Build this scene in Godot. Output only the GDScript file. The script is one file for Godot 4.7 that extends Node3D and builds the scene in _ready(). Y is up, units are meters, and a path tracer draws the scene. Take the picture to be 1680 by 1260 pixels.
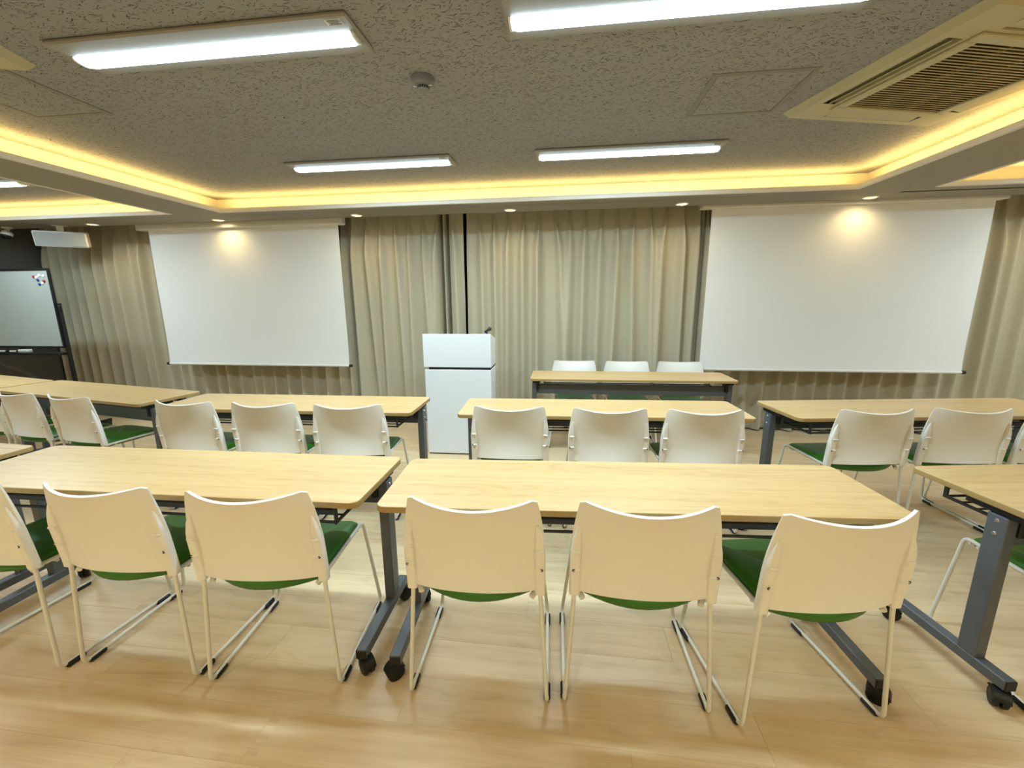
extends Node3D
# A low-ceilinged seminar room: two rows of folding tables with white and green stacking chairs,
# a lectern and a head table before a pleated curtain, two projection screens, coffered ceiling with cove light.

const EYE := Vector3(0.0, 1.4154, 0.0)
const YAW := -0.12699
const PITCH := 0.19878
const ROLL := -0.00765
const FOCAL := 682.55        # in pixels of a 1680 x 1260 frame

const SOFFIT := 2.27
const CEIL := 2.42
const BACK := -4.95
const REAR := 2.6
const LEFT := -6.65
const RIGHT := 6.2

var EXPOSURE := 1.0
var LAMP_E := 2.75            # ceiling luminaires
var COVE_E := 0.45           # per metre of cove strip
var SPOT_E := 0.27           # downlights over the screens and curtain
var REAR_E := 2.3            # downlights over the rear of the room
var DIFF_GLOW := 17.0
var SPOT_GLOW := 5.0
var COVE_GLOW := 3.0
var COOL := Color(0.835, 0.945, 1.0)
var WARM := Color(1.0, 0.88, 0.62)
var REARC := Color(1.0, 0.95, 0.78)
var COVEC := Color(1.0, 0.83, 0.47)

var M := {}
var used := {}
var rng := RandomNumberGenerator.new()

# ---------------------------------------------------------------- mesh building
class MB:
	var v := PackedVector3Array()
	var n := PackedVector3Array()
	var uv := PackedVector2Array()
	func vert(p: Vector3, nn: Vector3, face: Vector3) -> void:
		v.append(p); n.append(nn)
		var a := face.abs()
		if a.y >= a.x and a.y >= a.z: uv.append(Vector2(p.x, p.z))
		elif a.z >= a.x: uv.append(Vector2(p.x, -p.y))
		else: uv.append(Vector2(p.z, -p.y))
	func tri(a: Vector3, b: Vector3, c: Vector3, na: Vector3, nb: Vector3, nc: Vector3) -> void:
		var g := (b - a).cross(c - a)
		if g.length_squared() < 1e-16: return
		var s := na + nb + nc
		if g.dot(s) > 0.0:
			vert(a, na, s); vert(c, nc, s); vert(b, nb, s)
		else:
			vert(a, na, s); vert(b, nb, s); vert(c, nc, s)
	func flat(a: Vector3, b: Vector3, c: Vector3, nn: Vector3) -> void:
		tri(a, b, c, nn, nn, nn)
	func quad(a: Vector3, b: Vector3, c: Vector3, d: Vector3, nn: Vector3) -> void:
		flat(a, b, c, nn); flat(a, c, d, nn)
	func qn(p: Array, q: Array) -> void:
		tri(p[0], p[1], p[2], q[0], q[1], q[2]); tri(p[0], p[2], p[3], q[0], q[2], q[3])
	# box with chamfered edges, in the frame of t
	func box(c: Vector3, s: Vector3, bev := 0.0, t := Transform3D.IDENTITY) -> MB:
		var h := s * 0.5
		bev = minf(bev, minf(h.x, minf(h.y, h.z)) * 0.9)
		var ax := [Vector3.RIGHT, Vector3.UP, Vector3.BACK]
		var hh := [h.x, h.y, h.z]
		for i in 3:
			var j := (i + 1) % 3
			var k := (i + 2) % 3
			for sg in [-1.0, 1.0]:
				var o: Vector3 = ax[i] * hh[i] * sg
				var du: Vector3 = ax[j] * (hh[j] - bev)
				var dv: Vector3 = ax[k] * (hh[k] - bev)
				quad(t * (c + o - du - dv), t * (c + o + du - dv), t * (c + o + du + dv), t * (c + o - du + dv), t.basis * (ax[i] * sg))
			if bev > 0.0:
				for s1 in [-1.0, 1.0]:
					for s2 in [-1.0, 1.0]:
						var nn: Vector3 = t.basis * ((ax[j] * s1 + ax[k] * s2).normalized())
						var l: Vector3 = ax[i] * (hh[i] - bev)
						var p1: Vector3 = ax[j] * hh[j] * s1 + ax[k] * (hh[k] - bev) * s2
						var p2: Vector3 = ax[j] * (hh[j] - bev) * s1 + ax[k] * hh[k] * s2
						quad(t * (c + p1 - l), t * (c + p1 + l), t * (c + p2 + l), t * (c + p2 - l), nn)
		if bev > 0.0:
			for sx in [-1.0, 1.0]:
				for sy in [-1.0, 1.0]:
					for sz in [-1.0, 1.0]:
						var q := Vector3(sx, sy, sz)
						flat(t * (c + Vector3(h.x, h.y - bev, h.z - bev) * q), t * (c + Vector3(h.x - bev, h.y, h.z - bev) * q), t * (c + Vector3(h.x - bev, h.y - bev, h.z) * q), t.basis * q.normalized())
		return self
	# box given by its corners
	func span(a: Vector3, b: Vector3, bev := 0.0) -> MB:
		return box((a + b) * 0.5, (b - a).abs(), bev)
	# round tube along a path
	func tube(path: PackedVector3Array, r: float, seg := 10) -> MB:
		var last := path.size() - 1
		var t0 := (path[1] - path[0]).normalized()
		var up := Vector3.UP if absf(t0.y) < 0.9 else Vector3.RIGHT
		var side := t0.cross(up).normalized()
		var rings := []
		var norms := []
		for i in path.size():
			var t := (path[mini(i + 1, last)] - path[maxi(i - 1, 0)]).normalized()
			side = (side - t * side.dot(t)).normalized()
			var o := t.cross(side)
			var ring := []
			var nr := []
			for k in seg:
				var a := TAU * k / seg
				var d := side * cos(a) + o * sin(a)
				ring.append(path[i] + d * r); nr.append(d)
			rings.append(ring); norms.append(nr)
		for i in last:
			for k in seg:
				var k2 := (k + 1) % seg
				qn([rings[i][k], rings[i][k2], rings[i + 1][k2], rings[i + 1][k]], [norms[i][k], norms[i][k2], norms[i + 1][k2], norms[i + 1][k]])
		for e in [0, last]:
			var nn := (path[0] - path[1]).normalized() if e == 0 else (path[last] - path[last - 1]).normalized()
			for k in seg:
				flat(path[e], rings[e][k], rings[e][(k + 1) % seg], nn)
		return self
	# surface of revolution; profile of (radius, height along the axis)
	func lathe(prof: PackedVector2Array, seg: int, t := Transform3D.IDENTITY) -> MB:
		var last := prof.size() - 1
		for i in last:
			var d := prof[i + 1] - prof[i]
			if d.length() < 1e-6: continue
			var nn := Vector2(d.y, -d.x).normalized()
			for k in seg:
				var a := TAU * k / seg
				var b := TAU * (k + 1) / seg
				var ca := Vector3(cos(a), 0, sin(a))
				var cb := Vector3(cos(b), 0, sin(b))
				var up := Vector3.UP
				var na := t.basis * (ca * nn.x + up * nn.y)
				var nb := t.basis * (cb * nn.x + up * nn.y)
				qn([t * (ca * prof[i].x + up * prof[i].y), t * (cb * prof[i].x + up * prof[i].y), t * (cb * prof[i + 1].x + up * prof[i + 1].y), t * (ca * prof[i + 1].x + up * prof[i + 1].y)], [na, nb, nb, na])
		return self
	# skin over closed rings of equal count, smooth, with both ends closed
	func loft(rings: Array, caps := true) -> MB:
		var rc := rings.size()
		var c: int = rings[0].size()
		var nr := []
		for i in rc:
			var row := []
			for k in c:
				var du: Vector3 = rings[i][(k + 1) % c] - rings[i][(k + c - 1) % c]
				var dv: Vector3 = rings[mini(i + 1, rc - 1)][k] - rings[maxi(i - 1, 0)][k]
				row.append(du.cross(dv).normalized())
			nr.append(row)
		var mid := Vector3.ZERO
		for i in rc:
			for k in c: mid += rings[i][k] / float(rc * c)
		var vote := 0.0
		for i in rc:
			for k in c: vote += nr[i][k].dot(rings[i][k] - mid)
		var sg := 1.0 if vote >= 0.0 else -1.0
		for i in rc - 1:
			for k in c:
				var k2 := (k + 1) % c
				qn([rings[i][k], rings[i][k2], rings[i + 1][k2], rings[i + 1][k]], [nr[i][k] * sg, nr[i][k2] * sg, nr[i + 1][k2] * sg, nr[i + 1][k] * sg])
		if caps:
			for e in [0, rc - 1]:
				var ctr := Vector3.ZERO
				for k in c: ctr += rings[e][k] / float(c)
				var inner: int = 1 if e == 0 else rc - 2
				var ic := Vector3.ZERO
				for k in c: ic += rings[inner][k] / float(c)
				var nn: Vector3 = (rings[e][0] - ctr).cross(rings[e][c / 4] - ctr).normalized()
				if nn.dot(ctr - ic) < 0.0: nn = -nn
				for k in c: flat(ctr, rings[e][k], rings[e][(k + 1) % c], nn)
		return self
	# open smooth sheet of points g[row][column]; side gives which way it faces
	func sheet(g: Array, towards: Vector3) -> MB:
		var rc := g.size()
		var c: int = g[0].size()
		var nr := []
		for i in rc:
			var row := []
			for k in c:
				var du: Vector3 = g[i][mini(k + 1, c - 1)] - g[i][maxi(k - 1, 0)]
				var dv: Vector3 = g[mini(i + 1, rc - 1)][k] - g[maxi(i - 1, 0)][k]
				var q := du.cross(dv).normalized()
				row.append(q)
			nr.append(row)
		var vote := 0.0
		for i in rc:
			for k in c: vote += nr[i][k].dot(towards)
		var sg := 1.0 if vote >= 0.0 else -1.0
		for i in rc - 1:
			for k in c - 1:
				qn([g[i][k], g[i][k + 1], g[i + 1][k + 1], g[i + 1][k]], [nr[i][k] * sg, nr[i][k + 1] * sg, nr[i + 1][k + 1] * sg, nr[i + 1][k] * sg])
		return self
	func mesh() -> ArrayMesh:
		var a := []
		a.resize(Mesh.ARRAY_MAX)
		a[Mesh.ARRAY_VERTEX] = v; a[Mesh.ARRAY_NORMAL] = n; a[Mesh.ARRAY_TEX_UV] = uv
		var m := ArrayMesh.new()
		m.add_surface_from_arrays(Mesh.PRIMITIVE_TRIANGLES, a)
		return m

func mb() -> MB: return MB.new()

func fillet(pts: Array, r: float, steps := 6) -> PackedVector3Array:
	var out := PackedVector3Array([pts[0]])
	for i in range(1, pts.size() - 1):
		var p: Vector3 = pts[i]
		var a: Vector3 = (pts[i - 1] - p)
		var b: Vector3 = (pts[i + 1] - p)
		var d := minf(r, minf(a.length(), b.length()) * 0.49)
		var pa := p + a.normalized() * d
		var pb := p + b.normalized() * d
		for k in steps + 1:
			var t := float(k) / steps
			out.append(pa.lerp(p, t).lerp(p.lerp(pb, t), t))
	out.append(pts[-1])
	return out

func rounded(hx: float, hz: float, r: float, steps := 6) -> PackedVector2Array:
	var out := PackedVector2Array()
	for q in 4:
		var cx := (hx - r) * (1.0 if q == 0 or q == 3 else -1.0)
		var cz := (hz - r) * (1.0 if q < 2 else -1.0)
		for k in steps + 1:
			var a := PI * 0.5 * (q + float(k) / steps)
			out.append(Vector2(cx + r * cos(a), cz + r * sin(a)))
	return out

func ring(o: PackedVector2Array, y: float) -> Array:
	var out := []
	for p in o: out.append(Vector3(p.x, y, p.y))
	return out

# ---------------------------------------------------------------- nodes
func numbered(called: String) -> String:
	var k: int = used.get(called, -1) + 1
	used[called] = k
	return called if k == 0 else "%s_%03d" % [called, k]

func obj(called: String, m, material: Material, parent: Node = null, at := Vector3.ZERO, turn := 0.0) -> MeshInstance3D:
	var o := MeshInstance3D.new()
	o.mesh = m.mesh() if m is MB else m
	o.material_override = material
	o.position = at
	o.rotation.y = turn
	if parent == null:
		o.name = numbered(called)
		add_child(o)
	else:
		o.name = called
		parent.add_child(o, true)
	return o

func thing(called: String, label: String, category: String, at := Vector3.ZERO, turn := 0.0, group := "") -> Node3D:
	var o := Node3D.new()
	o.name = numbered(called)
	add_child(o)
	o.position = at
	o.rotation.y = turn
	tag(o, label, category, group)
	return o

func tag(o: Node, label: String, category: String, group := "") -> Node:
	o.set_meta("label", label); o.set_meta("category", category)
	if group != "": o.set_meta("group", group)
	return o

func struct(called: String, m, material: Material) -> MeshInstance3D:
	var o := obj(called, m, material)
	o.set_meta("kind", "structure")
	return o

func copy_of(src: Node3D, called: String, label: String, at: Vector3, turn: float) -> Node3D:
	var o: Node3D = src.duplicate()
	o.name = numbered(called)
	add_child(o)
	o.position = at; o.rotation.y = turn
	o.set_meta("label", label)
	return o

func area(parent: Node, at: Vector3, size: Vector2, rot: Vector3, energy: float, col: Color) -> void:
	var l := AreaLight3D.new()
	l.name = "area_light"
	l.area_size = size
	l.area_normalize_energy = true
	l.light_energy = energy
	l.light_color = col
	l.shadow_enabled = true
	l.area_range = 14.0
	l.position = at
	l.rotation = rot
	parent.add_child(l, true)

# ---------------------------------------------------------------- materials
func noise_tex(freq: float, seed: int, ramp: Array, size := 512, oct := 4, kind := FastNoiseLite.TYPE_SIMPLEX_SMOOTH) -> NoiseTexture2D:
	var f := FastNoiseLite.new()
	f.noise_type = kind
	f.frequency = freq; f.seed = seed; f.fractal_octaves = oct
	var t := NoiseTexture2D.new()
	t.width = size; t.height = size; t.seamless = true; t.noise = f
	var g := Gradient.new()
	g.offsets = PackedFloat32Array(ramp.map(func(x): return x[0]))
	g.colors = PackedColorArray(ramp.map(func(x): return x[1]))
	t.color_ramp = g
	return t

func mat(called: String, c: Color, rough := 0.6, metal := 0.0) -> StandardMaterial3D:
	var m := StandardMaterial3D.new()
	m.resource_name = called
	m.albedo_color = c
	m.roughness = rough
	m.metallic = metal
	M[called] = m
	return m

# wood grain running along u; covers w x h texels with no repeat needed on one board
func wood_image(w: int, h: int, seed: int, light: Color, dark: Color, rings: float, streak: float) -> ImageTexture:
	var a := FastNoiseLite.new()
	a.seed = seed; a.frequency = 1.0; a.fractal_octaves = 3
	var b := FastNoiseLite.new()
	b.seed = seed + 7; b.frequency = 1.0; b.fractal_octaves = 2
	var im := Image.create(w, h, false, Image.FORMAT_RGB8)
	for y in h:
		for x in w:
			var u := float(x) / w
			var t := float(y) / h
			var warp := a.get_noise_2d(u * 2.2, t * 3.5)
			var ringv := sin((t * rings + warp * 3.2) * TAU)
			ringv = pow(0.5 + 0.5 * ringv, 3.0)
			var fine := b.get_noise_2d(u * 6.0, t * 130.0)
			var coarse := a.get_noise_2d(u * 1.1 + 9.0, t * 16.0 + 3.0)
			var k := clampf(0.30 + 0.34 * ringv * (0.5 + coarse) + streak * fine + 0.30 * coarse, 0.0, 1.0)
			im.set_pixel(x, y, light.lerp(dark, k))
	im.generate_mipmaps()
	return ImageTexture.create_from_image(im)

# fissured mineral-fibre ceiling board: short worm holes, mostly along u
func fissure_images() -> Array:
	var s := 1024
	var colr := Image.create(s, s, false, Image.FORMAT_RGB8)
	var deep := Image.create(s, s, false, Image.FORMAT_RGB8)
	colr.fill(Color(1, 1, 1)); deep.fill(Color(1, 1, 1))
	var r := RandomNumberGenerator.new()
	r.seed = 5
	for i in 2600:
		var x := r.randf() * s
		var y := r.randf() * s
		var ang := r.randfn(0.0, 0.35) + (PI if r.randf() < 0.5 else 0.0)
		var len := int(r.randf_range(3.0, 15.0)) if r.randf() < 0.75 else int(r.randf_range(15.0, 34.0))
		var wdt := r.randf_range(0.9, 2.6)
		var tone := r.randf_range(0.45, 0.72)
		for k in len:
			ang += r.randfn(0.0, 0.11)
			x += cos(ang); y += sin(ang)
			var ww := int(ceil(wdt * (1.0 - absf(2.0 * k / len - 1.0) * 0.5)))
			for dy in ww:
				for dx in ww:
					var px := posmod(int(x) + dx, s)
					var py := posmod(int(y) + dy, s)
					colr.set_pixel(px, py, Color(tone, tone * 0.98, tone * 0.93))
					deep.set_pixel(px, py, Color(0.1, 0.1, 0.1))
	for i in 9000:
		var px := r.randi() % s
		var py := r.randi() % s
		var tone := r.randf_range(0.6, 0.85)
		colr.set_pixel(px, py, Color(tone, tone, tone))
		deep.set_pixel(px, py, Color(0.5, 0.5, 0.5))
	colr.generate_mipmaps(); deep.generate_mipmaps()
	return [ImageTexture.create_from_image(colr), ImageTexture.create_from_image(deep)]

func materials() -> void:
	# painted plaster of the soffit and beams
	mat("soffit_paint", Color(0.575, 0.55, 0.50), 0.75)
	mat("lip_white", Color(0.84, 0.83, 0.80), 0.5)
	mat("cove_paint", Color(0.86, 0.84, 0.79), 0.7)
	var fi := fissure_images()
	var c := mat("ceiling_board", Color(0.555, 0.56, 0.57), 0.95)
	c.albedo_texture = fi[0]
	c.uv1_scale = Vector3(1.0 / 0.85, 1.0 / 0.85, 1)
	c.heightmap_enabled = true; c.heightmap_texture = fi[1]; c.heightmap_scale = 0.25
	mat("hatch_frame", Color(0.47, 0.465, 0.44), 0.6)
	mat("wall_grey", Color(0.36, 0.35, 0.33), 0.85)
	mat("wall_cream", Color(0.84, 0.80, 0.72), 0.85)
	mat("wall_dark", Color(0.20, 0.20, 0.20), 0.9)
	mat("baseboard", Color(0.30, 0.29, 0.27), 0.6)
	# floor boards: pale oak vinyl in six tones
	var fw := wood_image(1024, 512, 31, Color(0.90, 0.81, 0.67), Color(0.80, 0.69, 0.53), 3.0, 0.26)
	for k in 6:
		var f := mat("floor_%d" % k, Color(1, 1, 1).lerp([Color(0.96, 0.945, 0.92), Color(0.97, 0.955, 0.935), Color(0.955, 0.935, 0.905), Color(0.975, 0.955, 0.925), Color(0.96, 0.95, 0.935), Color(0.965, 0.945, 0.91)][k], 1.0), 0.38)
		f.albedo_texture = fw
		f.uv1_scale = Vector3(1.0 / 2.6, 1.0 / 0.9, 1)
		f.uv1_offset = Vector3(0.17 * k + 0.05, 0.23 * k, 0)
		f.metallic_specular = 0.5
	mat("floor_base", Color(0.66, 0.56, 0.43), 0.7)
	# table tops
	var tw := wood_image(1024, 512, 77, Color(0.90, 0.775, 0.56), Color(0.80, 0.64, 0.42), 2.5, 0.22)
	for k in 3:
		var t := mat("top_%d" % k, Color(0.955, 0.95, 0.935), 0.36)
		t.albedo_texture = tw
		t.uv1_scale = Vector3(1.0 / 2.3, 1.0 / 0.75, 1)
		t.uv1_offset = Vector3(0.5 + 0.06 * k, 0.4 + 0.21 * k, 0)
	mat("edge_band", Color(0.66, 0.545, 0.33), 0.5)
	mat("steel_grey", Color(0.36, 0.38, 0.40), 0.42, 0.15)
	mat("steel_dark", Color(0.16, 0.165, 0.17), 0.45)
	mat("black_plastic", Color(0.035, 0.035, 0.037), 0.5)
	mat("bolt", Color(0.72, 0.72, 0.70), 0.3, 0.9)
	# chairs
	var cw := mat("chair_white", Color(0.94, 0.925, 0.885), 0.48)
	cw.heightmap_enabled = true
	cw.heightmap_texture = noise_tex(0.35, 3, [[0.0, Color(0, 0, 0)], [1.0, Color(1, 1, 1)]], 256, 2)
	cw.heightmap_scale = 0.012
	cw.uv1_scale = Vector3(8, 8, 8)
	mat("chair_rod", Color(0.90, 0.885, 0.84), 0.35)
	var g := mat("seat_green", Color(0.19, 0.43, 0.08), 0.42)
	g.heightmap_enabled = true
	g.heightmap_texture = noise_tex(0.2, 9, [[0.0, Color(0, 0, 0)], [1.0, Color(1, 1, 1)]], 256, 3)
	g.heightmap_scale = 0.02
	g.uv1_scale = Vector3(9, 9, 9)
	# curtain: woven beige cloth
	var cu := mat("curtain", Color(0.755, 0.72, 0.62), 0.9)
	cu.albedo_texture = noise_tex(0.05, 14, [[0.0, Color(0.90, 0.90, 0.90)], [1.0, Color(1, 1, 1)]], 512, 4)
	cu.uv1_scale = Vector3(9.0, 0.8, 1)
	cu.rim_enabled = true; cu.rim = 0.15; cu.rim_tint = 0.6
	mat("screen_white", Color(0.90, 0.90, 0.89), 0.85)
	mat("white_metal", Color(0.87, 0.86, 0.83), 0.45)
	mat("lamp_plate", Color(0.55, 0.545, 0.52), 0.55)
	mat("white_gloss", Color(0.88, 0.90, 0.91), 0.3)
	mat("lectern_white", Color(0.90, 0.915, 0.925), 0.28)
	mat("board_white", Color(0.63, 0.645, 0.615), 0.22)
	mat("ac_panel", Color(0.68, 0.655, 0.53), 0.5)
	mat("ac_vane", Color(0.70, 0.66, 0.52), 0.45)
	mat("ac_slat", Color(0.64, 0.58, 0.40), 0.55)
	mat("ac_metal", Color(0.52, 0.52, 0.50), 0.6)
	mat("ac_filter", Color(0.30, 0.29, 0.26), 0.9)
	mat("speaker_grille", Color(0.62, 0.63, 0.62), 0.8)
	mat("detector", Color(0.45, 0.47, 0.475), 0.5)
	mat("sticker_ink", Color(0.30, 0.31, 0.32), 0.8)
	mat("sticker", Color(0.78, 0.77, 0.74), 0.7)
	mat("reflector", Color(0.85, 0.84, 0.82), 0.25, 0.6)
	mat("magnet_red", Color(0.62, 0.12, 0.10), 0.4)
	mat("magnet_blue", Color(0.10, 0.22, 0.50), 0.4)
	mat("magnet_white", Color(0.88, 0.86, 0.83), 0.4)
	var d := mat("diffuser", Color(0.92, 0.95, 0.97), 0.4)
	d.emission_enabled = true; d.emission = COOL; d.emission_energy_multiplier = DIFF_GLOW
	var e := mat("downlight_glow", Color(1, 0.97, 0.9), 0.4)
	e.emission_enabled = true; e.emission = Color(1.0, 0.93, 0.78); e.emission_energy_multiplier = SPOT_GLOW
	var s := mat("cove_glow", Color(1, 0.9, 0.7), 0.5)
	s.emission_enabled = true; s.emission = COVEC; s.emission_energy_multiplier = COVE_GLOW

# ---------------------------------------------------------------- ready
func _ready() -> void:
	rng.seed = 20
	# camera
	var cam := Camera3D.new()
	cam.name = "camera"
	add_child(cam)
	var fwd := Vector3(sin(YAW) * cos(PITCH), -sin(PITCH), -cos(YAW) * cos(PITCH))
	var right := Vector3(cos(YAW), 0, sin(YAW))
	var up := right.cross(fwd)
	var r2 := right * cos(ROLL) + up * sin(ROLL)
	var u2 := up * cos(ROLL) - right * sin(ROLL)
	cam.transform = Transform3D(Basis(r2, u2, -fwd), EYE)
	cam.fov = rad_to_deg(2.0 * atan(630.0 / FOCAL))
	cam.near = 0.05; cam.far = 60.0
	cam.current = true
	# surroundings
	var we := WorldEnvironment.new()
	we.name = "environment"
	var env := Environment.new()
	env.background_mode = Environment.BG_COLOR
	env.background_color = Color(0, 0, 0)
	env.tonemap_mode = Environment.TONE_MAPPER_LINEAR
	env.tonemap_exposure = EXPOSURE
	env.sdfgi_enabled = true; env.ssao_enabled = true; env.ssil_enabled = true
	we.environment = env
	add_child(we)

	materials()
	shell()
	ceiling_parts()
	curtains()
	screens()
	lamps()
	downlights()
	tables()
	chairs()
	lectern()
	whiteboard()
	small_fittings()

# ---------------------------------------------------------------- room
func shell() -> void:
	var fl := struct("floor", mb().span(Vector3(LEFT - 0.1, -0.12, BACK - 0.1), Vector3(RIGHT + 0.1, -0.004, REAR + 0.1)), M["floor_base"])
	# vinyl planks, laid along the room's width with staggered ends
	var pw := 0.182
	var pl := 1.22
	var full := mb().box(Vector3(0, -0.003, 0), Vector3(pl - 0.0006, 0.006, pw - 0.0006), 0.0003).mesh()
	var rest := mb()
	var row := 0
	var z := BACK + pw * 0.5 + 0.02
	while z < REAR:
		var x: float = LEFT + pl * 0.5 - [0.0, 0.44, 0.82, 0.22, 0.63][row % 5]
		while x - pl * 0.5 < RIGHT:
			var x0 := maxf(x - pl * 0.5, LEFT)
			var x1 := minf(x + pl * 0.5, RIGHT)
			if x1 - x0 > 0.05:
				if z < -0.15:
					var whole := x1 - x0 > pl - 0.01
					var p := obj("plank", full if whole else mb().box(Vector3(0, -0.003, 0), Vector3(x1 - x0 - 0.0006, 0.006, pw - 0.0006), 0.0003), M["floor_%d" % (rng.randi() % 6)], fl, Vector3((x0 + x1) * 0.5, 0, z))
				else:
					rest.box(Vector3((x0 + x1) * 0.5, -0.003, z), Vector3(x1 - x0 - 0.0006, 0.006, pw - 0.0006), 0.0003)
			x += pl
		z += pw
		row += 1
	var ro := obj("plank_field", rest, M["floor_1"], fl)
	ro.set_meta("kind", "stuff")
	struct("wall_back", mb().span(Vector3(LEFT - 0.1, 0, BACK - 0.1), Vector3(RIGHT + 0.1, CEIL, BACK)), M["wall_dark"])
	struct("wall_left", mb().span(Vector3(LEFT - 0.1, 0, BACK), Vector3(LEFT, CEIL, REAR)), M["wall_grey"])
	struct("wall_right", mb().span(Vector3(RIGHT, 0, BACK), Vector3(RIGHT + 0.1, CEIL, REAR)), M["wall_cream"])
	struct("wall_rear", mb().span(Vector3(LEFT - 0.1, 0, REAR), Vector3(RIGHT + 0.1, CEIL, REAR + 0.1)), M["wall_cream"])
	struct("baseboard_left", mb().span(Vector3(LEFT, 0, BACK), Vector3(LEFT + 0.008, 0.06, REAR), 0.002), M["baseboard"])
	struct("baseboard_right", mb().span(Vector3(RIGHT - 0.008, 0, BACK), Vector3(RIGHT, 0.06, REAR), 0.002), M["baseboard"])
	struct("baseboard_rear", mb().span(Vector3(LEFT, 0, REAR - 0.008), Vector3(RIGHT, 0.06, REAR), 0.002), M["baseboard"])

const COFFERS := [[-3.321, 2.301, -3.88, 0.45], [-6.25, -3.87, -3.87, 0.45], [2.90, 5.70, -3.90, 0.45]]   # lip openings x0 x1 z0 z1
const AC_AT := [Vector3(-2.607, 0, -1.170), Vector3(1.762, 0, -2.398)]
const AC_TURN := 0.273
const AC_HOLE := 0.422
const POCKET := -4.335      # the soffit stops here; the curtain hangs behind it
const SPOT_Z := -4.235
const SPOT_X := [-5.196, -3.663, -2.114, -0.545, 1.046, 2.619, 4.17, 5.6]
const REAR_X := [-5.2, -3.65, -2.1, -0.55, 1.05, 2.6, 4.2]
const REAR_Z := 0.81

# a slab with square holes cut along its length at the downlights
func strip_with_holes(m: MB, x0: float, x1: float, z0: float, z1: float, holes: Array, hz: float, hh: float) -> void:
	m.span(Vector3(x0, SOFFIT, z0), Vector3(x1, CEIL, hz - hh))
	m.span(Vector3(x0, SOFFIT, hz + hh), Vector3(x1, CEIL, z1))
	var x := x0
	for h in holes:
		m.span(Vector3(x, SOFFIT, hz - hh), Vector3(h - hh, CEIL, hz + hh))
		x = h + hh
	m.span(Vector3(x, SOFFIT, hz - hh), Vector3(x1, CEIL, hz + hh))

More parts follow.
